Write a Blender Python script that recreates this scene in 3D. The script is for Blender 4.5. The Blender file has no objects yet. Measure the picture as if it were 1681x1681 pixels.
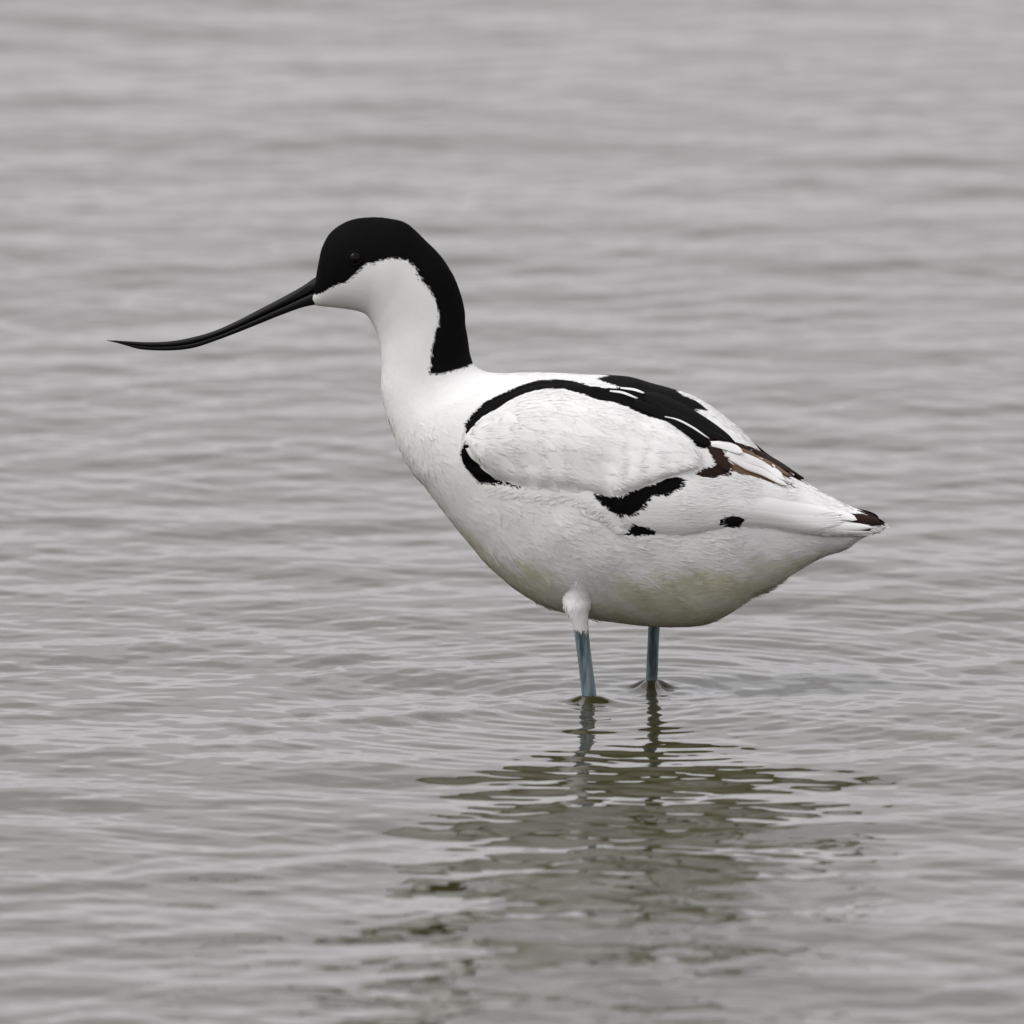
import bpy, math
import numpy as np
from mathutils import Vector
from mathutils.bvhtree import BVHTree

R = math.radians
rng = np.random.default_rng(11)
S = 0.00035                 # metres per photo pixel at the bird
A = R(8.5)                 # how far the camera looks down
CA, SA = math.cos(A), math.sin(A)
W0 = 1140.0                 # photo row where the bird's middle plane meets the water
DIST = 15.0

# ------------------------------------------------------------------ camera, sky, sun
scene = bpy.context.scene
cam_d = bpy.data.cameras.new("camera")
cam = bpy.data.objects.new("camera", cam_d)
scene.collection.objects.link(cam)
aim = Vector((0, 0, (W0 - 840.5) / CA * S))
cam.location = aim + Vector((0, -CA, SA)) * DIST
cam.rotation_euler = (R(90) - A, 0, 0)
cam_d.sensor_width = 36
cam_d.lens = 36 * DIST / (1681 * S)
cam_d.clip_start, cam_d.clip_end = 0.5, 3000
cam_d.dof.use_dof = True
cam_d.dof.focus_distance = DIST - 0.02
cam_d.dof.aperture_fstop = cam_d.lens / 66.0
scene.camera = cam

SUN_EL, SUN_AZ = 50.0, 238.0      # azimuth: compass, camera looks to +Y (0)
world = bpy.data.worlds.new("World"); scene.world = world
world.use_nodes = True
nt = world.node_tree; nt.nodes.clear()
N, L = nt.nodes, nt.links
sky = N.new("ShaderNodeTexSky"); sky.sky_type = 'NISHITA'; sky.sun_disc = False
sky.sun_elevation = R(SUN_EL); sky.sun_rotation = R(SUN_AZ)
sky.air_density = 1.0; sky.dust_density = 7.0; sky.ozone_density = 1.0
hs = N.new("ShaderNodeHueSaturation"); hs.inputs['Saturation'].default_value = 0.06
tc = N.new("ShaderNodeTexCoord")
mp = N.new("ShaderNodeMapping"); mp.inputs['Scale'].default_value = (1.6, 1.6, 5.0)
no = N.new("ShaderNodeTexNoise"); no.inputs['Scale'].default_value = 2.4
no.inputs['Detail'].default_value = 5
cr = N.new("ShaderNodeValToRGB")
cr.color_ramp.elements[0].position = 0.32; cr.color_ramp.elements[0].color = (0.74, 0.74, 0.75, 1)
cr.color_ramp.elements[1].position = 0.68; cr.color_ramp.elements[1].color = (1.1, 1.09, 1.09, 1)
sc_ = N.new("ShaderNodeVectorMath"); sc_.operation = 'MULTIPLY'
sc_.inputs[1].default_value = (5.75, 5.66, 5.90)          # brightness of the cloud deck
sx = N.new("ShaderNodeSeparateXYZ"); rm = N.new("ShaderNodeMapRange")   # overcast: brighter overhead than at the horizon
rm.inputs['To Min'].default_value = 0.99; rm.inputs['To Max'].default_value = 1.36
sc2 = N.new("ShaderNodeVectorMath"); sc2.operation = 'SCALE'
mx = N.new("ShaderNodeMix"); mx.data_type = 'RGBA'
mx.inputs['Factor'].default_value = 0.82                    # share of the sky that is cloud
bg = N.new("ShaderNodeBackground"); bg.inputs['Strength'].default_value = 0.10
wo = N.new("ShaderNodeOutputWorld")
L.new(sky.outputs[0], hs.inputs['Color']); L.new(tc.outputs['Generated'], mp.inputs[0])
L.new(mp.outputs[0], no.inputs['Vector']); L.new(no.outputs['Fac'], cr.inputs[0])
L.new(hs.outputs[0], mx.inputs['A']); L.new(cr.outputs[0], sc_.inputs[0]); L.new(tc.outputs['Generated'], sx.inputs[0]); L.new(sx.outputs['Z'], rm.inputs['Value']); L.new(sc_.outputs[0], sc2.inputs[0]); L.new(rm.outputs[0], sc2.inputs['Scale']); L.new(sc2.outputs[0], mx.inputs['B'])
L.new(mx.outputs['Result'], bg.inputs['Color']); L.new(bg.outputs[0], wo.inputs[0])

sd = bpy.data.lights.new("sun", 'SUN'); sd.energy = 0.80; sd.angle = R(25); sd.color = (1, 0.975, 0.94)
sun = bpy.data.objects.new("sun", sd); scene.collection.objects.link(sun)
az = R(SUN_AZ)
sdir = Vector((math.sin(az) * math.cos(R(SUN_EL)), math.cos(az) * math.cos(R(SUN_EL)), math.sin(R(SUN_EL))))
sun.rotation_euler = sdir.to_track_quat('Z', 'Y').to_euler()
sun.location = sdir * 20

scene.view_settings.view_transform = 'Standard'
scene.view_settings.look = 'None'
scene.view_settings.gamma = 1
scene.view_settings.exposure = 0.92
scene.cycles.max_bounces = 6
scene.cycles.use_denoising = True

# ------------------------------------------------------------------ materials
def mat(name, color=(0.5, 0.5, 0.5), rough=0.5, spec=0.5, ior=None):
    m = bpy.data.materials.new(name); m.use_nodes = True
    b = m.node_tree.nodes['Principled BSDF']
    b.inputs['Base Color'].default_value = (*color, 1)
    b.inputs['Roughness'].default_value = rough
    b.inputs['Specular IOR Level'].default_value = spec
    if ior: b.inputs['IOR'].default_value = ior
    return m, m.node_tree, b

# plumage: pigment is stored on the mesh; fine streaks of barbs as relief
M_plume, t_, b_ = mat("plumage", rough=0.75, spec=0.08)
at = t_.nodes.new("ShaderNodeAttribute"); at.attribute_name = "pigment"
t_.links.new(at.outputs['Color'], b_.inputs['Base Color'])
c_ = t_.nodes.new("ShaderNodeTexCoord"); mp_ = t_.nodes.new("ShaderNodeMapping")
mp_.inputs['Rotation'].default_value = (0, R(35), 0); mp_.inputs['Scale'].default_value = (60, 500, 700)
n_ = t_.nodes.new("ShaderNodeTexNoise"); n_.inputs['Scale'].default_value = 1.0; n_.inputs['Detail'].default_value = 3
bu = t_.nodes.new("ShaderNodeBump"); bu.inputs['Strength'].default_value = 0.06; bu.inputs['Distance'].default_value = 0.0006
t_.links.new(c_.outputs['Object'], mp_.inputs[0]); t_.links.new(mp_.outputs[0], n_.inputs['Vector'])
t_.links.new(n_.outputs['Fac'], bu.inputs['Height']); t_.links.new(bu.outputs[0], b_.inputs['Normal'])

tl = t_.nodes.new("ShaderNodeBsdfTranslucent"); ms = t_.nodes.new("ShaderNodeMixShader"); ms.inputs[0].default_value = 0.12
t_.links.new(at.outputs['Color'], tl.inputs['Color']); t_.links.new(bu.outputs[0], tl.inputs['Normal'])
t_.links.new(b_.outputs[0], ms.inputs[1]); t_.links.new(tl.outputs[0], ms.inputs[2])
t_.links.new(ms.outputs[0], t_.nodes['Material Output'].inputs['Surface'])

M_leg, t_, b_ = mat("leg_skin", rough=0.45, spec=0.4)
c_ = t_.nodes.new("ShaderNodeTexCoord"); mp_ = t_.nodes.new("ShaderNodeMapping")
mp_.inputs['Scale'].default_value = (480, 480, 70)
mp_.inputs['Rotation'].default_value = (0, R(6), 0)
n_ = t_.nodes.new("ShaderNodeTexNoise"); n_.inputs['Scale'].default_value = 0.6; n_.inputs['Detail'].default_value = 4
r_ = t_.nodes.new("ShaderNodeValToRGB")
r_.color_ramp.elements[0].position = 0.36; r_.color_ramp.elements[0].color = (0.028, 0.042, 0.052, 1)
r_.color_ramp.elements[1].position = 0.56; r_.color_ramp.elements[1].color = (0.135, 0.185, 0.205, 1)
bu = t_.nodes.new("ShaderNodeBump"); bu.inputs['Strength'].default_value = 0.5; bu.inputs['Distance'].default_value = 0.0006
t_.links.new(c_.outputs['Object'], mp_.inputs[0]); t_.links.new(mp_.outputs[0], n_.inputs['Vector'])
t_.links.new(n_.outputs['Fac'], r_.inputs[0]); t_.links.new(r_.outputs[0], b_.inputs['Base Color'])
t_.links.new(n_.outputs['Fac'], bu.inputs['Height']); t_.links.new(bu.outputs[0], b_.inputs['Normal'])

M_bill, t_, b_ = mat("bill_horn", (0.006, 0.0055, 0.0065), 0.5, 0.16)
c_ = t_.nodes.new("ShaderNodeTexCoord"); n_ = t_.nodes.new("ShaderNodeTexNoise"); n_.inputs['Scale'].default_value = 260
n_.inputs['Detail'].default_value = 4
bu = t_.nodes.new("ShaderNodeBump"); bu.inputs['Strength'].default_value = 0.25; bu.inputs['Distance'].default_value = 0.0004
t_.links.new(c_.outputs['Object'], n_.inputs['Vector']); t_.links.new(n_.outputs['Fac'], bu.inputs['Height'])
t_.links.new(bu.outputs[0], b_.inputs['Normal'])
M_eye, _, b_ = mat("eye_cornea", (0.004, 0.0025, 0.002), 0.1, 0.11)
M_lid, _, b_ = mat("eyelid_skin", (0.004, 0.004, 0.0045), 0.7, 0.06)

# turbid shallow water
M_water, t_, b_ = mat("pond_water", (0.031, 0.0285, 0.0105), 0.015, 0.5, 1.333)
c_ = t_.nodes.new("ShaderNodeTexCoord"); mp_ = t_.nodes.new("ShaderNodeMapping")
mp_.inputs['Scale'].default_value = (20, 34, 1)
n_ = t_.nodes.new("ShaderNodeTexNoise"); n_.inputs['Scale'].default_value = 1.0; n_.inputs['Detail'].default_value = 3
bu = t_.nodes.new("ShaderNodeBump"); bu.inputs['Strength'].default_value = 0.16; bu.inputs['Distance'].default_value = 0.0022
t_.links.new(c_.outputs['Object'], mp_.inputs[0]); t_.links.new(mp_.outputs[0], n_.inputs['Vector'])
t_.links.new(n_.outputs['Fac'], bu.inputs['Height'])
ab = t_.nodes.new("ShaderNodeVectorMath"); ab.operation = 'ABSOLUTE'
sc3 = t_.nodes.new("ShaderNodeVectorMath"); sc3.operation = 'MULTIPLY'; sc3.inputs[1].default_value = (1 / 1.3, 1 / 4.6, 0)
sx3 = t_.nodes.new("ShaderNodeSeparateXYZ"); mxm = t_.nodes.new("ShaderNodeMath"); mxm.operation = 'MAXIMUM'
mr3 = t_.nodes.new("ShaderNodeMapRange"); mr3.inputs['From Min'].default_value = 1.0; mr3.inputs['From Max'].default_value = 1.2
n3 = t_.nodes.new("ShaderNodeTexNoise"); n3.inputs['Scale'].default_value = 1.0; n3.inputs['Detail'].default_value = 4
mp3 = t_.nodes.new("ShaderNodeMapping"); mp3.inputs['Scale'].default_value = (9, 17, 1)
bu3 = t_.nodes.new("ShaderNodeBump"); bu3.inputs['Distance'].default_value = 0.016
for a_, b3 in ((c_.outputs['Object'], ab.inputs[0]), (ab.outputs[0], sc3.inputs[0]), (sc3.outputs[0], sx3.inputs[0]),
               (sx3.outputs['X'], mxm.inputs[0]), (sx3.outputs['Y'], mxm.inputs[1]), (mxm.outputs[0], mr3.inputs['Value']),
               (mr3.outputs[0], bu3.inputs['Strength']), (c_.outputs['Object'], mp3.inputs[0]), (mp3.outputs[0], n3.inputs['Vector']),
               (n3.outputs['Fac'], bu3.inputs['Height']), (bu.outputs[0], bu3.inputs['Normal']), (bu3.outputs[0], b_.inputs['Normal'])):
    t_.links.new(a_, b3)

# ------------------------------------------------------------------ mesh collector
class MB:
    def __init__(s): s.v, s.f, s.c, s.m, s.n, s.nr = [], [], [], [], 0, []
    def add(s, v, faces, col=None, mi=0, nrm=None):
        v = np.asarray(v, float).reshape(-1, 3)
        s.v.append(v); s.nr.append(np.zeros((len(v), 3)) if nrm is None else nrm)
        c = np.ones((len(v), 3)) if col is None else np.broadcast_to(np.asarray(col, float), (len(v), 3))
        s.c.append(c)
        for fa in (faces if isinstance(faces, list) else [faces]):
            fa = np.asarray(fa)
            s.f.append((fa + s.n)); s.m.append(np.full(len(fa), mi))
        s.n += len(v)
    def build(s, name, mats, parent=None, mirror=False, smooth=True):
        v = np.vstack(s.v).copy(); c = np.vstack(s.c)
        if mirror: v[:, 1] *= -1
        w = np.empty_like(v)
        w[:, 0] = (v[:, 0] - 840.5) * S; w[:, 1] = v[:, 1] * S; w[:, 2] = v[:, 2] * S
        me = bpy.data.meshes.new(name)
        loops = np.concatenate([(f[:, ::-1] if mirror else f).ravel() for f in s.f]).astype(np.int32)
        tot = np.concatenate([np.full(len(f), f.shape[1]) for f in s.f]).astype(np.int32)
        st = np.concatenate([[0], np.cumsum(tot)[:-1]]).astype(np.int32)
        me.vertices.add(len(w)); me.vertices.foreach_set('co', w.ravel())
        me.loops.add(len(loops)); me.loops.foreach_set('vertex_index', loops)
        me.polygons.add(len(tot)); me.polygons.foreach_set('loop_start', st)
        me.polygons.foreach_set('loop_total', tot)
        me.polygons.foreach_set('material_index', np.concatenate(s.m).astype(np.int32))
        me.polygons.foreach_set('use_smooth', np.full(len(tot), smooth))
        me.update(calc_edges=True)
        nr = np.vstack(s.nr).copy()
        if np.abs(nr).max() > 0:        # barbs shade like the soft surface they lie on
            if mirror: nr[:, 1] *= -1
            au = np.empty(len(w) * 3, np.float32); me.vertices.foreach_get('normal', au); au = au.reshape(-1, 3)
            z_ = np.abs(nr).max(1) == 0; nr[z_] = au[z_]
            me.normals_split_custom_set_from_vertices(nr.tolist())
        ca = me.color_attributes.new('pigment', 'FLOAT_COLOR', 'POINT')
        ca.data.foreach_set('color', np.hstack([c, np.ones((len(c), 1))]).astype(np.float32).ravel())
        for m in mats: me.materials.append(m)
        o = bpy.data.objects.new(name, me); scene.collection.objects.link(o)
        if parent: o.parent = parent
        return o

def grid_faces(nu, nv, wrap):
    i = np.arange(nu - 1)[:, None]; j = np.arange(nv if wrap else nv - 1)[None, :]
    j2 = (j + 1) % nv
    return np.stack([i * nv + j, i * nv + j2, (i + 1) * nv + j2, (i + 1) * nv + j], -1).reshape(-1, 4)

def catmull(P, sub):
    P = np.asarray(P, float)
    E = np.vstack([2 * P[0] - P[1], P, 2 * P[-1] - P[-2]])
    out = []
    for i in range(len(P) - 1):
        p0, p1, p2, p3 = E[i:i + 4]
        for t in np.arange(sub) / sub:
            out.append(.5 * (2 * p1 + (p2 - p0) * t + (2 * p0 - 5 * p1 + 4 * p2 - p3) * t * t + (3 * p1 - p0 - 3 * p2 + p3) * t ** 3))
    out.append(P[-1])
    return np.array(out)

def zz(py): return (W0 - py) / CA           # photo row -> height on the middle plane
def proj(P):                                # 3-D (px units) -> photo column, row, seen on the near side
    return P[..., 0], W0 - (P[..., 2] * CA - np.abs(P[..., 1]) * SA)

# ------------------------------------------------------------------ plumage pattern (pigment, with some belly shade)
def inpoly(x, y, poly):
    poly = np.asarray(poly, float); r = np.zeros(x.shape, bool)
    x1, y1 = poly[-1]
    for x2, y2 in poly:
        if y1 != y2:
            r ^= ((y1 > y) != (y2 > y)) & (x < (x2 - x1) * (y - y1) / (y2 - y1) + x1)
        x1, y1 = x2, y2
    return r
CAP = [(500,487),(528.5,482.7),(540.7,474.6),(550.8,469.6),(567,464.5),(577,455.4),(589,443.3),(601,432),(609.5,434),(621.6,428),(638,424),(654,423),(668,427),(679,437),(684,449),(692,459.5),(702.5,471.6),(712.6,488),(718.7,508),(719.7,522),(714.6,538),(712.6,552.5),(708.6,569),(707,589),(703,613),(722.7,613),(739,609),(757,604),(778,596),(810,560),(810,330),(490,330)]
LINE = [(765,714),(763,694.7),(777,678),(796,660),(815,650.7),(848.5,635),(882,624.5),(915,622.8),(941,625.7),(965,634),(989,636.4),(1012.7,638.8),(1012.7,635),(993.6,628),(977,621.5),(996,617.5),(1015,612),(1048,612),(1080,624),(1101,634),(1119,648.5),(1143,658),(1162.7,674),(1136,671.7),(1148,685),(1172,700),(1192,717),(1202,730),(1192,732.7),(1175,728),(1165,736),(1141,734),(1133,722),(1114,704.6),(1089,691),(1053,680.4),(1027,668.5),(1000.8,659),(989,660),(962.7,650.7),(941,643.5),(924.6,638.8),(891,640),(862.8,646),(834,659),(815,673),(791,685),(777,699.5)]
SHOULDER = [(763,728),(754.5,744.7),(763,766),(777,785),(791,793.5),(822,793),(863,804),(853,797),(822,788),(803,778),(791,764),(782,749.5),(771,733)]
LOWER = [(970,810),(984,827),(1005.5,843),(1036,846),(1053,833),(1068,813),(1088,813),(1112,803),(1122,788),(1101,778),(1082,785),(1074.6,794),(1039,802),(1017,814),(994,812)]
TRI = [(1022,879),(1039,857.7),(1053,868.4),(1070,876.7),(1041,880)]
BITS = [(1160,736),(1180,742),(1197,751),(1187,754),(1201.7,763),(1192,778),(1162.7,785),(1136,780),(1153,768),(1172,763)]
REAR = [(1202,728),(1222,733),(1240.7,741),(1277,763),(1314,785),(1323.6,793),(1310,788),(1294,780),(1270,765.6),(1240.7,748.5),(1216,739)]
REAR2 = [(1226,748.5),(1242,753),(1270,768),(1275,776),(1262,768),(1240,758)]
BROWN = [(1197,760),(1226,768),(1250,778),(1276,790),(1262,791),(1235,782),(1200,773)]
DOT = [(1187,845),(1219,850),(1208,866),(1192,868)]
TIP = [(1405,842),(1431,846),(1456,858),(1456,863),(1431,865),(1404,858),(1409,848.5)]
DASH1 = [(1284,785),(1292,789),(1297,801),(1288,796)]
DASH2 = [(1297,790),(1301,793),(1306,803),(1301,801)]
SLIT1 = [(1000,643),(1025,645),(1046,656),(1020,652)]
SLIT2 = [(1017,638),(1040,640),(1057,648),(1030,643.5)]
SLIT3 = [(1092,687),(1112,691),(1136,704),(1161,723),(1136,708),(1112,695)]
WHITE = np.array([0.80, 0.80, 0.785]); BLACK = np.array([0.0028, 0.0026, 0.0028])
DKBR = np.array([0.022, 0.012, 0.009]); BRN = np.array([0.15, 0.10, 0.062])
def pigment(P, jit=0.0):
    x, y = proj(P)
    if jit: x = x + rng.normal(0, jit, x.shape); y = y + rng.normal(0, jit, y.shape)
    c = np.empty(x.shape + (3,)); c[:] = WHITE
    for poly, col in ((CAP, BLACK), (LINE, BLACK), (SHOULDER, BLACK), (LOWER, BLACK), (TRI, BLACK), (BITS, DKBR),
                      (REAR, DKBR), (REAR2, DKBR), (BROWN, BRN), (DOT, BLACK), (DASH1, DKBR), (DASH2, DKBR),
                      (TIP, DKBR), (SLIT3, WHITE)):
        c[inpoly(x, y, poly)] = col
    # lower belly feathers: patchy mud stain, with olive underside shade painted in
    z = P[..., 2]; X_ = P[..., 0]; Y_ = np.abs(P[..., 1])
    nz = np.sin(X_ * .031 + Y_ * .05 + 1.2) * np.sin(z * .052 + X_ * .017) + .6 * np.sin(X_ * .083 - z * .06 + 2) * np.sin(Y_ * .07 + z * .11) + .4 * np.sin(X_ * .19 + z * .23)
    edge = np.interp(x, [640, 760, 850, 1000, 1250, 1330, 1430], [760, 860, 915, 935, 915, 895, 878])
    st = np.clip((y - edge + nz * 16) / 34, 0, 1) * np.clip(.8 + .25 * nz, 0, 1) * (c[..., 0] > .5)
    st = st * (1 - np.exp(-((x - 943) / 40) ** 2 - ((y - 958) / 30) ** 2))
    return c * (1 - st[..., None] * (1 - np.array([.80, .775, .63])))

# ------------------------------------------------------------------ body surface
ST = [ # top x, top y, bottom x, bottom y, half width
(519,456,512,500,13),(523.5,431,530,503,25),(530,405,546,504.5,33),(545,381,563,506.5,39),(572,364,580,509,43),
(605,358,592,512,44),(640,360,600,516,44),(669,369,606,522,44),(700,397,612,532,43),(724,422,617,543,43),
(743,451,620.5,553,43),(755,480,624,568,44),(762,508,625.5,584,46),(764,533,626.5,600,48),(768,558,626,618,50),
(772,583,625.4,638,53),(780,601,628,656,58),(800,611.5,634,680,67),(830,614,643,705,79),(862,613,655,736,91),
(895,613,674,771,103),(930,614.5,699,801,115),(965,616.5,734,847,125),(1000,617,769,890,133),(1035,620,803,929,139),
(1070,630,850,969,143),(1103,639,900,996,144),(1136,650,965,1013,142),(1170,669,1030,1023,138),(1200,692,1090,1028,131),
(1230,721,1150,1025,120),(1255,748,1190,1010,106),(1285,768,1225,986,90),(1315,789,1262,968,75),(1345,806,1300,943,61),
(1375,821.5,1343,918,48),(1400,836,1380,904,38),(1422,845,1410,886,30),(1440,855,1434,876,20)]
ST = catmull(ST, 8)
NTH = 120
th = np.linspace(0, 2 * np.pi, NTH, endpoint=False)
top = np.stack([ST[:, 0], zz(ST[:, 1])], 1); bot = np.stack([ST[:, 2], zz(ST[:, 3])], 1)
cen = (top + bot) / 2; hv = (top - bot) / 2; hw = ST[:, 4]
BS = np.empty((len(ST), NTH, 3))
BS[..., 0] = cen[:, 0, None] + hv[:, 0, None] * np.cos(th)
BS[..., 2] = cen[:, 1, None] + hv[:, 1, None] * np.cos(th)
BS[..., 1] = hw[:, None] * np.sin(th)
# soft unevenness of the plumage mass
gx, gz = BS[..., 0], BS[..., 2]
BS[..., 1] *= 1 + 0.007 * np.sin(gx * .045 + 1.3) * np.sin(gz * .06) + 0.005 * np.sin(gx * .11 + gz * .07)
body_tree = BVHTree.FromPolygons([tuple(p) for p in BS.reshape(-1, 3)], grid_faces(len(ST), NTH, True).tolist())
VIEW = Vector((0, CA, -SA))
def hit(tree, px, py, fallback=-10.0):
    # the point of a surface that the photo shows at (px, py)
    o = Vector((px, 0, zz(py))) - VIEW * 600
    # (a ray through the middle plane at this row)
    loc, n, i, d = tree.ray_cast(o, VIEW)
    if loc is None:
        p = Vector((px, 0, zz(py))) + VIEW * (fallback / CA)
        return np.array(p), np.array((0, -0.98, 0.2))
    n = np.array(n)
    if n[1] > 0: n = -n
    return np.array(loc), n

def scatter(mb, G, wrap, n, length, width, lift=0.10, spread=0.25, jit=1.5, droop=0.0, keep=None, outward=None, vcol=0.05, roll=0.25, color=None, off=0.0):
    # lay n narrow barbs over the grid surface G along its u direction
    nu, nv, _ = G.shape
    H = np.concatenate([G, G[:, :1]], 1) if wrap else G
    a = H[1:, :-1] - H[:-1, :-1]; b = H[:-1, 1:] - H[:-1, :-1]
    ar = np.linalg.norm(np.cross(a, b), axis=-1).ravel()
    idx = rng.choice(len(ar), n, p=ar / ar.sum())
    i, j = idx // (H.shape[1] - 1), idx % (H.shape[1] - 1)
    fu, fv = rng.random((n, 1)), rng.random((n, 1))
    p00, p10, p01, p11 = H[i, j], H[i + 1, j], H[i, j + 1], H[i + 1, j + 1]
    P = (p00 * (1 - fu) + p10 * fu) * (1 - fv) + (p01 * (1 - fu) + p11 * fu) * fv
    t = (p10 - p00) * (1 - fv) + (p11 - p01) * fv
    w = (p01 - p00) * (1 - fu) + (p11 - p10) * fu
    nn = np.cross(t, w)
    t /= np.linalg.norm(t, axis=1, keepdims=True) + 1e-9
    nn /= np.linalg.norm(nn, axis=1, keepdims=True) + 1e-9
    if outward is not None:
        sgn = np.sign((nn * (P - outward[i])).sum(1, keepdims=True)); sgn[sgn == 0] = 1; nn *= sgn
    else:
        nn *= -np.sign(nn[:, 1:2] + 1e-9)
    if keep is not None:
        k = keep(P); P, t, nn = P[k], t[k], nn[k]; n = len(P)
    if droop:
        t = t + np.array([0, 0, -1.0]) * droop
        t -= nn * (t * nn).sum(1, keepdims=True); t /= np.linalg.norm(t, axis=1, keepdims=True)
    bn = np.cross(nn, t)
    ph = rng.normal(0, spread, (n, 1))
    d = t * np.cos(ph) + bn * np.sin(ph); bb = np.cross(nn, d)
    rl = rng.normal(0, roll, (n, 1)); bb = bb * np.cos(rl) + nn * np.sin(rl)
    x, _y = proj(P)
    Lg = (length(P) if callable(length) else np.full(n, length))[:, None] * rng.uniform(.7, 1.25, (n, 1))
    Wd = (width(P) if callable(width) else np.full(n, width))[:, None] * rng.uniform(.7, 1.2, (n, 1)) / 2
    lf = rng.uniform(.3, 1.5, (n, 1)) * lift
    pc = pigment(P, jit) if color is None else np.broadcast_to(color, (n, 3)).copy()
    Lg = np.where((pc[:, :1] < .3) & (_y[:, None] > 600), Lg * .5, Lg)
    if color is None:
        pt = pigment(P + d * Lg * .8)
        Lg = np.where((pt[:, :1] < .3) & (pc[:, :1] > .3) & (_y[:, None] > 612), Lg * .35, Lg)
    root = P + nn * (off - .3)
    c1 = rng.normal(0, .10, (n, 1))
    mid = P + d * Lg * .5 + nn * (off + Lg * lf * .75) + bb * c1 * Lg * .3
    tip = P + d * Lg + nn * (off + Lg * lf) + bb * c1 * Lg
    V = np.stack([root - bb * Wd * .6, root + bb * Wd * .6, mid + bb * Wd, mid - bb * Wd, tip], 1).reshape(-1, 3)
    base = np.arange(n)[:, None] * 5
    q = base + np.array([[0, 1, 2, 3]]); tr = base + np.array([[3, 2, 4]])
    c = pc * (1 + rng.normal(0, vcol, (n, 1))).clip(.75, 1.1)
    cn = np.cross(d, bb); cn *= np.sign((cn * nn).sum(1, keepdims=True) + 1e-9)
    sn = nn + .22 * cn; sn /= np.linalg.norm(sn, axis=1, keepdims=True)
    mb.add(V, [q[:, ::-1], tr[:, ::-1]], np.repeat(c, 5, 0), nrm=np.repeat(sn, 5, 0))

def refine(G, f, wrap):
    # denser copy of a grid (linear) so that pigment edges stay sharp
    if wrap: G = np.concatenate([G, G[:, :1]], 1)
    u = np.linspace(0, G.shape[0] - 1, (G.shape[0] - 1) * f + 1); i = np.minimum(u.astype(int), G.shape[0] - 2); fr = (u - i)[:, None, None]
    G = G[i] * (1 - fr) + G[i + 1] * fr
    v = np.linspace(0, G.shape[1] - 1, (G.shape[1] - 1) * f + 1); j = np.minimum(v.astype(int), G.shape[1] - 2); fr = (v - j)[None, :, None]
    G = G[:, j] * (1 - fr) + G[:, j + 1] * fr
    return G[:, :-1] if wrap else G

def tag(o, label=None, cat=None, kind=None):
    if label: o['label'] = label
    if cat: o['category'] = cat
    if kind: o['kind'] = kind

avocet = bpy.data.objects.new("avocet", None); scene.collection.objects.link(avocet)
avocet.location = (0, 0, 0)
tag(avocet, "black and white wading bird with thin upturned black bill standing in grey rippled water", "bird")
avocet.empty_display_size = 0.05

# ------------------------------------------------------------------ body with neck, head, thighs and legs (one mesh)
mb = MB()
G = refine(BS, 2, True)
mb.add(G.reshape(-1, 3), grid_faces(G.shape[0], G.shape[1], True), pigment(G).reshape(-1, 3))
for k, c in ((0, 0), (len(G) - 1, 1)):       # close both ends
    ring = G[k]; n0 = G.shape[1]
    mb.add(np.vstack([ring, ring.mean(0)]), np.array([[i, (i + 1) % n0, n0] for i in range(n0)]), WHITE if c else BLACK)
def b_len(P):
    x, y = proj(P)
    r = np.interp(x, [510, 560, 640, 700], [5, 7, 9, 11])
    r = np.where(y > 600, np.interp(y, [600, 700, 800, 900], [11, 15, 20, 26]), r)
    return r
def b_wid(P):
    x, y = proj(P)
    return np.where(y > 600, 1.7, 1.4)
axis3 = np.stack([cen[:, 0], np.zeros(len(cen)), cen[:, 1]], 1)
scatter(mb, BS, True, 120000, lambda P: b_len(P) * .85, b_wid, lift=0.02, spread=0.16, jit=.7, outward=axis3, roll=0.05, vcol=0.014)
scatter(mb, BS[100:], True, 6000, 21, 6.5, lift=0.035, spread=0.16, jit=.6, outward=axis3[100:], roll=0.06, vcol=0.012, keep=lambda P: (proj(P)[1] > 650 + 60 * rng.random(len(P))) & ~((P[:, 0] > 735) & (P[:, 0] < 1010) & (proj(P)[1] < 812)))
def low(P):
    x, y = proj(P)
    g = (np.abs(x - 890) < 14) | (np.abs(x - 1258) < 26) | (np.abs(x - 1215) < 10) | (np.abs(x - 975) < 8)
    return g & (y > np.interp(x, [870, 900, 975, 1180, 1230, 1290], [975, 990, 1008, 1010, 975, 945]))
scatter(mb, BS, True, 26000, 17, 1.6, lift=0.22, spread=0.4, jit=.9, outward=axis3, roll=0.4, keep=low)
# head and neck once more, shorter and denser
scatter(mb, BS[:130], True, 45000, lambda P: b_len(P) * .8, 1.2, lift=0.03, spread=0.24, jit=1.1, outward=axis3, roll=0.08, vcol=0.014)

def limb(mb, pts, sides=16, col=WHITE, mi=0, squash=1.0, ridges=0.0):
    # pts: x, y(lateral), z, radius  (px units)
    P = catmull(pts, 5); a = np.linspace(0, 2 * np.pi, sides, endpoint=False)
    Gd = np.empty((len(P), sides, 3))
    rr = P[:, 3, None] * (1 + ridges * np.cos(6 * a)[None, :])
    Gd[..., 0] = P[:, 0, None] + rr * np.cos(a); Gd[..., 1] = P[:, 1, None] + rr * np.sin(a) * squash
    Gd[..., 2] = P[:, 2, None]
    mb.add(Gd.reshape(-1, 3), grid_faces(len(P), sides, True), col, mi)
    return Gd
def lz(py, Y): return (W0 - py - Y * SA) / CA    # height of a point seen at row py, lateral Y
YN, YF = -80.0, 82.0
legs = []
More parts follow.
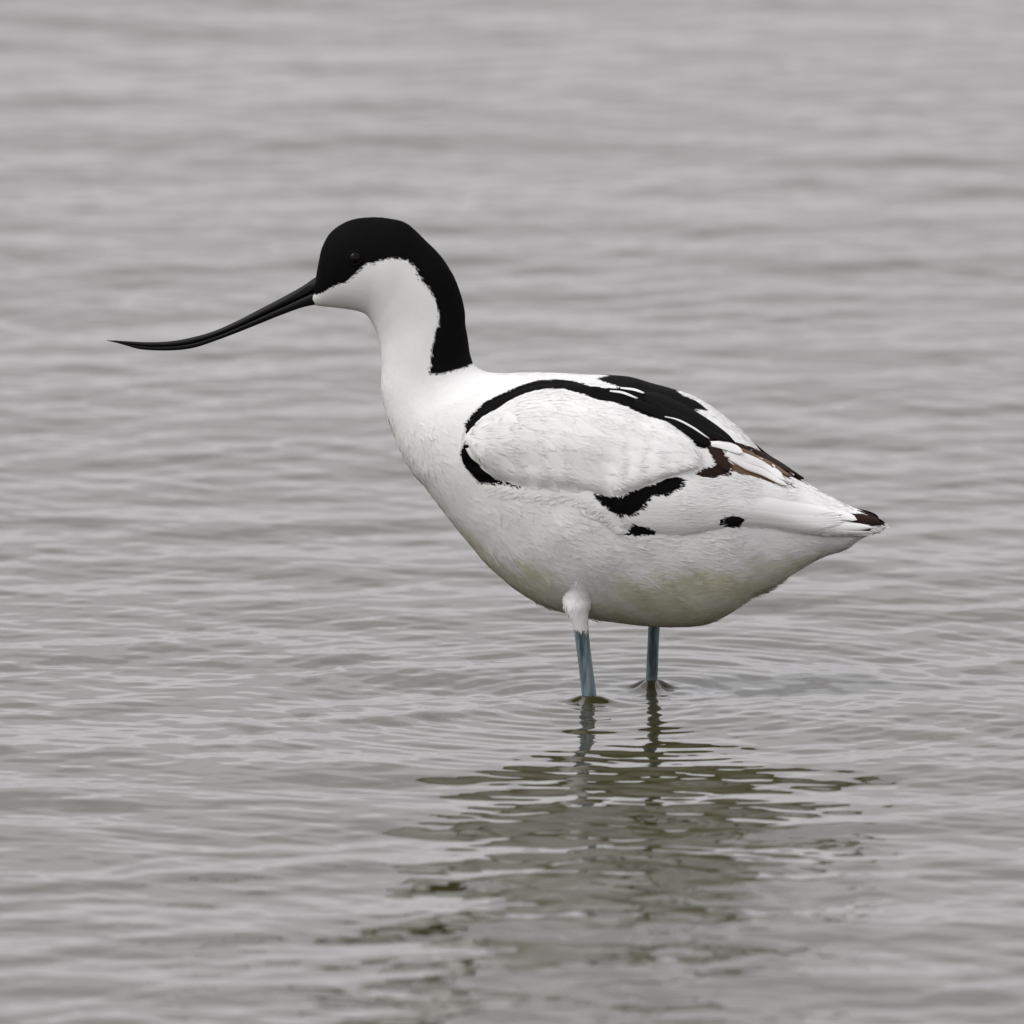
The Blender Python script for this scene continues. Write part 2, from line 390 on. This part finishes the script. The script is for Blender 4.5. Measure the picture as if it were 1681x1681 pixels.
# near thigh: feathered
thg = []
for row, x_, fr, r_ in ((920, 972, -119, 50), (936, 967, -118, 50), (948, 962, -114, 49), (960, 956, -107.6, 42), (972, 952, -101.8, 34), (984, 948.5, -99, 27), (995, 947.5, -99, 23.5), (1008, 948, -97, 18.5), (1022, 951.5, -94.5, 14), (1035, 954.5, -92, 11.6)):
    thg.append((x_, fr + r_, lz(row, fr), r_))
TG = limb(mb, thg, 24)
ax = TG.mean(1)
scatter(mb, TG, True, 3000, 13, 1.6, lift=0.012, spread=.3, outward=ax, color=WHITE, roll=.2, vcol=.03)
thf = [(1082, YF, lz(985, YF) + 20, 44), (1078, YF, lz(990, YF), 26), (1076, YF, lz(1000, YF), 16), (1075, YF, lz(1012, YF), 9)]
TG = limb(mb, thf, 20)
# bare legs, joints and webbed feet below the surface
def leg(mb, x0, x1, ytop, ywat, Y, r0, r1):
    z0, z1 = lz(ytop, Y), lz(ywat, Y)
    sl = (x1 - x0) / (z0 - z1)
    zf = z1 - 115
    pts = [(x0, Y, z0 + 12, r0 * .8), (x0, Y, z0, r0), (x0 + (x1 - x0) * .35, Y, z0 + (z1 - z0) * .35, r0 * .97),
           (x0 + (x1 - x0) * .7, Y, z0 + (z1 - z0) * .7, r0 * 1.0), (x1, Y, z1, r1), (x1 + sl * 30, Y, z1 - 30, r1 * 1.15),
           (x1 + sl * 60 , Y, z1 - 60, r1 * .8), (x1 + sl * 105, Y, zf + 8, r1 * .7), (x1 + sl * 110, Y, zf, r1 * .9)]
    limb(mb, pts, 18, (0.2, 0.25, 0.28), 1, ridges=0.045)
    xf = x1 + sl * 110
    # three front toes joined by webs
    tips = [(xf - 95, Y - 48), (xf - 112, Y), (xf - 95, Y + 48)]
    for tx, ty in tips:
        k = 10; tt = np.linspace(0, 1, k); a = np.linspace(0, 2 * np.pi, 8, endpoint=False)
        cx, cy = xf + (tx - xf) * tt, Y + (ty - Y) * tt; rr = 6.5 - 4 * tt
        Gt = np.stack([cx[:, None] + 0 * a, cy[:, None] + rr[:, None] * np.cos(a), zf - 2 + rr[:, None] * np.sin(a)], -1)
        mb.add(Gt.reshape(-1, 3), grid_faces(k, 8, True), (0.2, 0.25, 0.28), 1)
    web = [(xf, Y, zf)] + [(xf + (tx - xf) * .8, ty if i == 1 else Y + (ty - Y) * .8, zf - 2) for i, (tx, ty) in enumerate(tips)]
    web += [(xf - 66, Y - 24, zf - 2), (xf - 66, Y + 24, zf - 2)]
    mb.add(web, [np.array([[0, 1, 4], [0, 4, 2], [0, 2, 5], [0, 5, 3]])], (0.2, 0.25, 0.28), 1)
leg(mb, 954, 969, 1034, 1157, YN, 11.2, 12.0)
leg(mb, 1075, 1070, 1010, 1126, YF, 9.2, 9.4)
body = mb.build("body", [M_plume, M_leg], avocet)

# ------------------------------------------------------------------ folded wings
T_ = catmull([(758,736),(764,704),(785,674),(825,645),(880,626),(935,622),(985,622),(1035,624),(1080,634),(1125,652),(1165,678),(1200,706),(1240,746),(1290,776),(1340,806),(1390,834),(1425,848),(1447,860)], 6)
B_ = catmull([(757,742),(766,768),(785,790),(825,794),(875,799),(935,803),(980,816),(1006,842),(1022,872),(1072,884),(1122,885),(1165,876),(1205,868),(1250,868),(1300,876),(1350,881),(1405,879),(1446,868)], 6)
NV = 44
def sheet(T, B, NV, tree, thick, edge=.12, fallback=-10.0):
    Gm = np.empty((len(T), NV, 3)); n_u = len(T)
    for i in range(n_u):
        u = i / (n_u - 1)
        for j in range(NV):
            v = j / (NV - 1)
            q = T[i] * (1 - v) + B[i] * v
            p, n = hit(tree, q[0], q[1], fallback)
            e = min(1, v / edge) * min(1, (1 - v) / edge)
            e2 = min(1, u / .05) * min(1, (1 - u) / .04)
            prof = math.sin(math.pi / 2 * min(1, e)) * math.sin(math.pi / 2 * min(1, e2))
            Gm[i, j] = p + n * (thick(u, v) * prof + 1.0 - 5 * (1 - prof))
    for _ in range(2):      # relax the ray-cast facets
        Gm[1:-1] = (Gm[:-2] + 2 * Gm[1:-1] + Gm[2:]) / 4
        Gm[:, 1:-1] = (Gm[:, :-2] + 2 * Gm[:, 1:-1] + Gm[:, 2:]) / 4
    return Gm
WG = sheet(T_, B_, NV, body_tree, lambda u, v: (3 + 8 * min(1, v / .35) if u > .12 else 9) * (1 - (.8 * min(1, max(0, v - .6) / .2) * min(1, max(0, .45 - u) / .08) if u > .06 else 0)) * (1 - .45 * min(1, max(0, v - .75) / .15) * (u > .45)))
wing_tree = BVHTree.FromPolygons([tuple(p) for p in WG.reshape(-1, 3)], grid_faces(WG.shape[0], WG.shape[1], False).tolist())
def whit(px, py):
    p, n = hit(wing_tree, px, py, None or 1e9) if False else (None, None)
    o = Vector((px, 0, zz(py))) - VIEW * 600
    loc, n, i, d = wing_tree.ray_cast(o, VIEW)
    if loc is None:
        loc, n, i, d = body_tree.ray_cast(o, VIEW)
        if loc is None and px < 1436:
            loc, n, i, d = body_tree.find_nearest(Vector((px, -6, zz(py))))
        if loc is None: return hit(body_tree, px, py)
    n = np.array(n)
    return np.array(loc), (-n if n[1] > 0 else n)

def vane(mb, spine, width, h0, h1, col, k=14, m=7, tipround=.35, camber=2.0, edgecol=None, skew=0.0):
    """one feather: spine in photo pixels, draped over the wing, lifted from h0 (root) to h1 (tip)"""
    sp = catmull(spine, 6); s_ = np.linspace(0, len(sp) - 1, k)
    sp = np.stack([np.interp(s_, np.arange(len(sp)), sp[:, q]) for q in (0, 1)], 1)
    tg = np.gradient(sp, axis=0); tg /= np.linalg.norm(tg, axis=1, keepdims=True); nr = np.stack([-tg[:, 1], tg[:, 0]], 1)
    t = np.linspace(0, 1, k)
    w = width * np.minimum(1, .55 + t * 1.2) * np.sqrt(np.clip(1 - ((t - (1 - tipround)) / tipround).clip(0, 1) ** 2, 0, 1)) + .3
    V = np.empty((k, m, 3)); C = np.empty((k, m, 3))
    ph = rng.uniform(0, 6)
    for i in range(k):
        for j in range(m):
            a = (j / (m - 1) - .5) * 2
            q = sp[i] + nr[i] * w[i] / 2 * a + tg[i] * (-(a * a) * w[i] * .25 + rng.normal(0, .25))
            p, n = whit(q[0], q[1])
            V[i, j] = p + n * (h0 + (h1 - h0) * t[i] + camber * (1 - a * a) + skew * a)
            C[i, j] = col
            if edgecol is not None and abs(a) > .75: C[i, j] = edgecol
    C *= rng.uniform(.95, 1.03)
    mb.add(V.reshape(-1, 3), grid_faces(k, m, False), C.reshape(-1, 3))

# main wing sheet with its barbs
mw = MB()
Gw = refine(WG, 4, False)
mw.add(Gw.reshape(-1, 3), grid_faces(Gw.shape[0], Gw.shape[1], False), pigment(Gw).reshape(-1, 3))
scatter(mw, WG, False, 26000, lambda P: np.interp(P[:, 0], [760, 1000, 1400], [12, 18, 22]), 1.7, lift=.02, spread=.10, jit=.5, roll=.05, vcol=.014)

# long secondaries and primaries along the lower rear
mp2 = MB()
for i in range(9):
    f = i / 8
    y0 = 812 + 54 * f; y1 = 842 + 30 * f
    x0 = 1105 + 18 * math.sin(i * 2.1); x1 = 1330 + 60 * (1 - abs(f - .35)) + 6 * math.sin(i * 1.7)
    col = WHITE * (1 - .02 * (i % 2))
    vane(mp2, [(x0, y0), (x0 + 90, y0 + 8 - 4 * f), ((x0 + x1) / 2 + 30, (y0 + y1) / 2 + 4), (x1, y1)], 24, -2.2, .7 + (8 - i) * .18, col, k=26, camber=.9, skew=.4)
vane(mp2, [(1181, 857), (1200, 857), (1221, 853)], 17, .3, .6, BLACK * 2, k=12, tipround=.3, camber=.6)
vane(mp2, [(1074, 876), (1050, 871), (1024, 877)], 15, .3, .6, BLACK * 2, k=12, tipround=.7, camber=.6)
# dark primary tips by the tail
vane(mp2, [(1370,845), (1400,851), (1428,856), (1453,862)], 13, 1, 4, DKBR, k=16, tipround=.6, camber=1.0)
vane(mp2, [(1350,852), (1390,860), (1420,868), (1449,871)], 7, -2, 2.5, DKBR, k=16, tipround=.6, camber=.8)
vane(mp2, [(1320,838), (1358,844), (1386,848), (1405,855)], 13, -2.5, 4.5, WHITE, k=14, tipround=.5, camber=.8)
vane(mp2, [(1320,856), (1360,862), (1400,864), (1430,866)], 12, -2.5, 4, WHITE, k=14, tipround=.6, camber=.8)
vane(mp2, [(1320,866), (1360,871), (1405,875), (1447,873)], 8, -2.5, 3, WHITE, k=14, tipround=.6, camber=.8)

# tertials: long black feathers over the rump with pale slits between them
mt = MB()
for sp, w, h, col in [
    ([(1040,662),(1060,669),(1095,684),(1145,718),(1166,734)], 18, 3, BLACK*1.3),
    ([(1058,652),(1078,658),(1115,676),(1160,703),(1203,729)], 22, 5, BLACK*1.6),
    ([(1075,664),(1120,690),(1160,712),(1192,728)], 12, 7, BLACK*2.0),
    ([(1195,727),(1225,738),(1262,757),(1318,788)], 9, 6, DKBR*1.2),
    ([(1145,700),(1170,735),(1185,758),(1195,775)], 18, 2, DKBR*1.3),
    ([(1190,745),(1225,754),(1258,766),(1285,792)], 20, 5, WHITE),
    ([(1196,752),(1225,766),(1255,778),(1290,800)], 14, 4, WHITE*.97),
    ([(1090,686),(1112,692),(1136,705),(1161,723)], 2.8, 6.5, WHITE),
    ([(1001,643),(1022,646),(1046,656)], 3.2, 2, WHITE),
    ([(1018,638),(1040,641),(1057,647.5)], 3.2, 2, WHITE),
    ([(1206,735),(1232,748),(1262,764),(1296,786)], 7, 6, BRN*1.2),
    ([(1165,730),(1185,733),(1203,740),(1215,748)], 13, 8, WHITE),
    ([(1158,688),(1182,704),(1210,726),(1236,745)], 16, 3, WHITE),
    ]:
    vane(mt, sp, w, h * .35, h * .8, col, k=22, tipround=.4, camber=1.6, edgecol=(BRN * 1.6 if (sp[0][0] in (1190, 1196)) else None))

# covert panel: the big white oval
TC = catmull([(766,718),(779.5,700),(810,676),(853,650),(900,639),(941,645),(982,659),(1029,671),(1065,685),(1092,691),(1114,707),(1136,727),(1150,755)], 6)
BC = catmull([(768,728),(784,752),(803,778),(822,788),(860,799),(900,803),(939,805),(975,810),(1000,815),(1032,806),(1075,790),(1110,778),(1151,766)], 6)
class _T: pass
mc = MB()
CG = np.empty((len(TC), 26, 3))
for i in range(len(TC)):
    for j in range(26):
        v = j / 25; u = i / (len(TC) - 1)
        q = TC[i] * (1 - v) + BC[i] * v
        p, n = whit(*q)
        e = min(1, min(v, 1 - v) / .18) * min(1, min(u, 1 - u) / .06)
        fold = math.sin(6.283 * (u * 10.5 - v * 2.1) + 1.1 * math.sin(u * 17)) * min(1, max(0, v - .35) / .3) * e
        CG[i, j] = p + n * (8 * math.sin(math.pi / 2 * e) - .5 + 1.5 * fold)
for _ in range(2):
    CG[1:-1] = (CG[:-2] + 2 * CG[1:-1] + CG[2:]) / 4
    CG[:, 1:-1] = (CG[:, :-2] + 2 * CG[:, 1:-1] + CG[:, 2:]) / 4
mc.add(CG.reshape(-1, 3), grid_faces(*CG.shape[:2], False), WHITE)
# rows of broad soft covert feathers
wing2 = BVHTree.FromPolygons([tuple(p) for p in CG.reshape(-1, 3)], grid_faces(*CG.shape[:2], False).tolist())
_old = wing_tree
def whit(px, py, _f=whit):
    o = Vector((px, 0, zz(py))) - VIEW * 600
    loc, n, i, d = wing2.ray_cast(o, VIEW)
    if loc is None: return _f(px, py)
    n = np.array(n)
    return np.array(loc), (-n if n[1] > 0 else n)
for row, v in enumerate((.86, .68, .5, .32, .14)):
    nfe = (13, 12, 11, 10, 8)[row]
    for k in range(nfe, 0, -1):
        u = (k + .3 * (row % 2)) / (nfe + 1.2)
        i = int(u * (len(TC) - 1))
        q = TC[i] * (1 - v) + BC[i] * v
        ang = R(38 - 22 * u + 6 * (row == 0)) + rng.normal(0, .04)
        ln = (52 - 5 * row if u < .8 else 38 - 4 * row) * rng.uniform(.85, 1.15)
        dx, dy = math.cos(ang) * ln, math.sin(ang) * ln
        end = (q[0] + dx, q[1] + dy)
        # keep tips inside the oval
        iy = np.interp(end[0], BC[:, 0], BC[:, 1]) + 2
        if end[1] > iy: end = (end[0], iy)
        if end[0] > 1152: continue
        st_ = (q[0] - dx * .25, max(q[1] - dy * .25, np.interp(q[0] - dx * .25, TC[:, 0], TC[:, 1]) + 9))
        vane(mc, [st_, ((st_[0] + end[0]) / 2, (st_[1] + end[1]) / 2 - 1), end], 27 - 2 * row, .1, rng.uniform(.4, .9) + .06 * row, WHITE * rng.uniform(.97, 1), k=10, m=7, tipround=.85, camber=.6)
scatter(mc, CG, False, 8000, 17, 1.4, lift=.01, spread=.07, droop=.35, roll=.03, vcol=.01, color=WHITE, off=.7)

# flank plumage lapping up over the wing's lower front edge
mf = MB()
def strand(mb, x, y, ang, ln, w, h, col):
    k = 5; V = []
    for i in range(k):
        t = i / (k - 1)
        qx = x + math.cos(ang + .35 * t) * ln * t; qy = y + math.sin(ang + .35 * t) * ln * t
        p, n = whit(qx, qy)
        ww = w * (1 - t * .85) / 2
        d = np.array([-math.sin(ang), 0, -math.cos(ang)])
        hh = h * math.sin(math.pi * min(1, t + .15)) 
        V += [p + n * (hh + 1) - d * ww, p + n * (hh + 1) + d * ww]
    mb.add(V, [grid_faces(k, 2, False)], col)
for _ in range(380):
    x = 1012 - 215 * rng.random() ** 3.4; e = np.interp(x, [795, 870, 940, 985, 1010, 1050], [802, 812, 818, 842, 862, 870])
    strand(mf, x, e + rng.uniform(-1, 14), -R(rng.uniform(18, 50)), rng.uniform(12, 22), rng.uniform(1.0, 1.9), rng.uniform(1, 2.5) + 1.1 * (x > 940), WHITE * rng.uniform(.95, 1.02))

for mirror in (False, True):
    wing = mw.build("wing", [M_plume], avocet, mirror)
    mc.build("covert_feathers", [M_plume], wing, mirror)
    mp2.build("flight_feathers", [M_plume], wing, mirror)
    mt.build("tertial_feathers", [M_plume], wing, mirror)
    mf.build("flank_plumage", [M_plume], body, mirror)

# ------------------------------------------------------------------ tail
mtail = MB()
for i in range(7):
    f = (i - 3) / 3
    x = np.linspace(1290, 1440 - 10 * abs(f), 14); 
    zc = np.interp(x, [1290, 1350, 1400, 1450], [zz(855), zz(862), zz(867), zz(868)]) - abs(f) * 5
    yc = f * np.linspace(14, 34, 14)
    wv = np.linspace(10, 15, 14); wv[-3:] *= [.85, .6, .2]
    aa = np.linspace(-1, 1, 5)
    Gt = np.stack([x[:, None] + 0 * aa, yc[:, None] + wv[:, None] * aa, zc[:, None] + 1.5 * (1 - aa ** 2) - i * .3], -1)
    Gb = Gt.copy(); Gb[..., 2] -= 1.2
    mtail.add(Gt.reshape(-1, 3), grid_faces(14, 5, False), WHITE)
    mtail.add(Gb.reshape(-1, 3), grid_faces(14, 5, False), WHITE)
mtail.build("tail", [M_plume], avocet)

# ------------------------------------------------------------------ bill: two mandibles meeting at a seam
up = catmull([(176,559),(192,559.3),(209.5,560.4),(245,562),(281,560.4),(316.6,554),(352,543.7),(388,528),(423.6,509.7),(459,491.4),(495,471.6),(514,458.6),(528,450)], 6)
lo = catmull([(176,559.6),(192,563),(209.5,568),(234,574),(278.5,575.6),(316.6,571.6),(352,560.4),(388,547),(423.6,532.8),(459,518.5),(490,507),(509,502),(530,499)], 6)
bill = bpy.data.objects.new("bill", None); scene.collection.objects.link(bill); bill.parent = avocet
bill.empty_display_size = .01
u_ = np.linspace(0, 1, len(up)); ns = 20
sm = up * .5 + lo * .5
for name, A_, B2, sgn in (("upper_mandible", up, sm, 1), ("lower_mandible", sm, lo, -1)):
    m_ = MB(); a = np.linspace(0, 2 * np.pi, ns, endpoint=False)
    c = (A_ + B2) / 2; h = (A_ - B2) / 2
    wd = np.interp(u_, [0, .1, .5, .8, 1], [1.0, 3.2, 6.5, 9.5, 13]) * (1 if sgn > 0 else .93)
    Gd = np.empty((len(up), ns, 3))
    ca = np.sign(np.cos(a)) * np.abs(np.cos(a)) ** .75
    Gd[..., 0] = c[:, 0, None] + h[:, 0, None] * ca * 1.03
    Gd[..., 2] = zz(c[:, 1])[:, None] - h[:, 1, None] / CA * ca * 1.03
    Gd[..., 1] = wd[:, None] * np.sin(a) * (1 - .12 * np.cos(a) * sgn)
    # shallow nostril groove in the upper mandible
    if sgn > 0:
        g = np.exp(-((u_ - .86) / .05) ** 2)[:, None] * np.exp(-((np.cos(a) + .05) / .25) ** 2)[None, :]
        Gd[..., 1] *= 1 - .25 * g
    m_.add(Gd.reshape(-1, 3), grid_faces(len(up), ns, True), BLACK)
    m_.build(name, [M_bill], bill)

# ------------------------------------------------------------------ eyes
for mirror in (False, True):
    p, n = hit(body_tree, 583, 424)
    me_ = MB(); ns, nr = 28, 16
    r = 12.5; c = p - n * 6.0
    t1 = np.linspace(0, np.pi, nr); a = np.linspace(0, 2 * np.pi, ns, endpoint=False)
    Gs = np.stack([r * np.sin(t1)[:, None] * np.cos(a), r * np.cos(t1)[:, None] + 0 * a, r * np.sin(t1)[:, None] * np.sin(a)], -1) + c
    me_.add(Gs.reshape(-1, 3), grid_faces(nr, ns, True), BLACK)
    eye = me_.build("eye", [M_eye], avocet, mirror)
    ml = MB(); e1 = np.cross(n, [0, 0, 1.0]); e1 /= np.linalg.norm(e1); e2 = np.cross(n, e1)
    a2 = np.linspace(0, 2 * np.pi, 36, endpoint=False); b2 = np.linspace(0, 2 * np.pi, 8, endpoint=False)
    Rr = 12.0
    ringc = (p + n * 1.2)[None] + Rr * (np.cos(a2)[:, None] * e1 + .94 * np.sin(a2)[:, None] * e2)
    rad = (np.cos(a2)[:, None] * e1 + np.sin(a2)[:, None] * e2)
    Gl = ringc[:, None] + 1.5 * (np.cos(b2)[None, :, None] * rad[:, None] + np.sin(b2)[None, :, None] * n)
    Gl = np.concatenate([Gl, Gl[:1]])
    ml.add(Gl.reshape(-1, 3), grid_faces(37, 8, True), BLACK)
    ml.build("eyelid", [M_lid], eye, mirror)

# ------------------------------------------------------------------ water: one displaced sheet out to the horizon
def axis(fine, lo, hi, step, reach, grow=1.09):
    """fine: list of (a, b, step) ; grows outwards to reach"""
    xs = [lo]
    while xs[-1] < hi:
        st = step
        for a, b, s in fine:
            if a <= xs[-1] < b: st = min(st, s)
        xs.append(xs[-1] + st)
    l, s = [], step
    x = xs[0]
    while x > -reach: s = s * grow; x -= s; l.append(x)
    rt, s = [], step; x = xs[-1]
    while x < reach: s = s * grow; x += s; rt.append(x)
    return np.array(l[::-1] + xs + rt)
LX1, LX2 = (969 - 840.5) * S, (1070 - 840.5) * S
xs = axis([(0.02, 0.11, .0011), (-.45, .45, .0029)], -1.3, 1.3, .005, 900)
ys = axis([(-0.06, 0.07, .0011), (-.6, .3, .0020), (-1.4, 2.9, .0031)], -2.0, 4.6, .0055, 900)
X, Y = np.meshgrid(xs, ys, indexing='ij')
wr = np.random.default_rng(5)
Hh = np.zeros_like(X)
def smooth(e0, e1, x): t = np.clip((x - e0) / (e1 - e0), 0, 1); return t * t * (3 - 2 * t)
# wind ripples: crests mostly across the view
SL = 0.070
comps = []
for i in range(90):
    lam = 0.018 * (0.19 / 0.018) ** (wr.random() ** .9)
    dr = R(90) + wr.normal(0, R(36)) + R(-4)
    comps.append((lam, dr, wr.uniform(0, 2 * np.pi), wr.uniform(.5, 1.3) * (1.0 if lam > .03 else .8)))
for i in range(16):
    comps.append((wr.uniform(.24, .7), R(90) + wr.normal(0, R(55)), wr.uniform(0, 6.28), .42))
for i in range(34):
    comps.append((wr.uniform(.011, .024), R(90) + wr.normal(0, R(30)) - R(4), wr.uniform(0, 6.28), .34))
nrm = math.sqrt(sum(c[3] ** 2 for c in comps) / 2)
# groups: slow modulation so that ripples come in patches
for lam, dr, ph, wgt in comps:
    k = 2 * math.pi / lam
    slope = SL * wgt / nrm
    px_, py_ = wr.uniform(0, 6.28, 2); kl = k * .13
    mod = .55 + .65 * np.cos(kl * (X * math.cos(dr + 1.1) + Y * math.sin(dr + 1.1)) + px_) * np.cos(kl * (X * math.cos(dr - .7) + Y * math.sin(dr - .7)) * .8 + py_)
    Hh += slope / k * mod * np.cos(k * (X * math.cos(dr) + Y * math.sin(dr)) + ph + .5 * np.sin(kl * 1.7 * X + py_))
# calmer water close around the bird
rb = np.sqrt(((X - .05) / .45) ** 2 + ((Y + .02) / .28) ** 2)
Hh *= (.95 + .05 * smooth(.3, 1.2, rb)) * (1 - .12 * smooth(.3, 1.5, Y))
# rings and raised rims around the legs
for lx, ly, am, rr in ((LX1, YN * S, 1.0, .0044), (LX2, YF * S, 1.0, .0036)):
    r = np.sqrt((X - lx) ** 2 + (Y - ly) ** 2)
    for lam, sl in ((.0165, .050), (.028, .050), (.0115, .026)):
        k = 2 * math.pi / lam
        Hh += am * sl / k * np.cos(k * r + lam * 300) * np.exp(-r / .21) * smooth(.008, .03, r)
    an = np.arctan2(Y - ly, X - lx)
    wdt = (.0066 if lx < .06 else .0068) * (1 + .35 * np.sin(2 * an + lx * 60) + .25 * np.sin(3 * an + 1.0) + .2 * np.sin(5 * an + lx * 90))
    Hh += (.0036 if lx < .06 else .0052) * np.exp(-(np.maximum(r - rr, 0) / wdt) ** 1.7)
fade = (1 - smooth(1.3, 1.6, np.abs(X))) * (1 - smooth(4.6, 5.2, Y)) * (1 - smooth(2.0, 2.4, -Y))
Hh *= fade
V = np.stack([X, Y, Hh], -1).reshape(-1, 3)
V[:, 0] = V[:, 0] / S + 840.5; V[:, 1:] /= S
mwat = MB(); mwat.add(V, grid_faces(len(xs), len(ys), False), (0.1, 0.1, 0.06))
water = mwat.build("water", [M_water])
tag(water, kind="structure")
print("water verts", len(V))
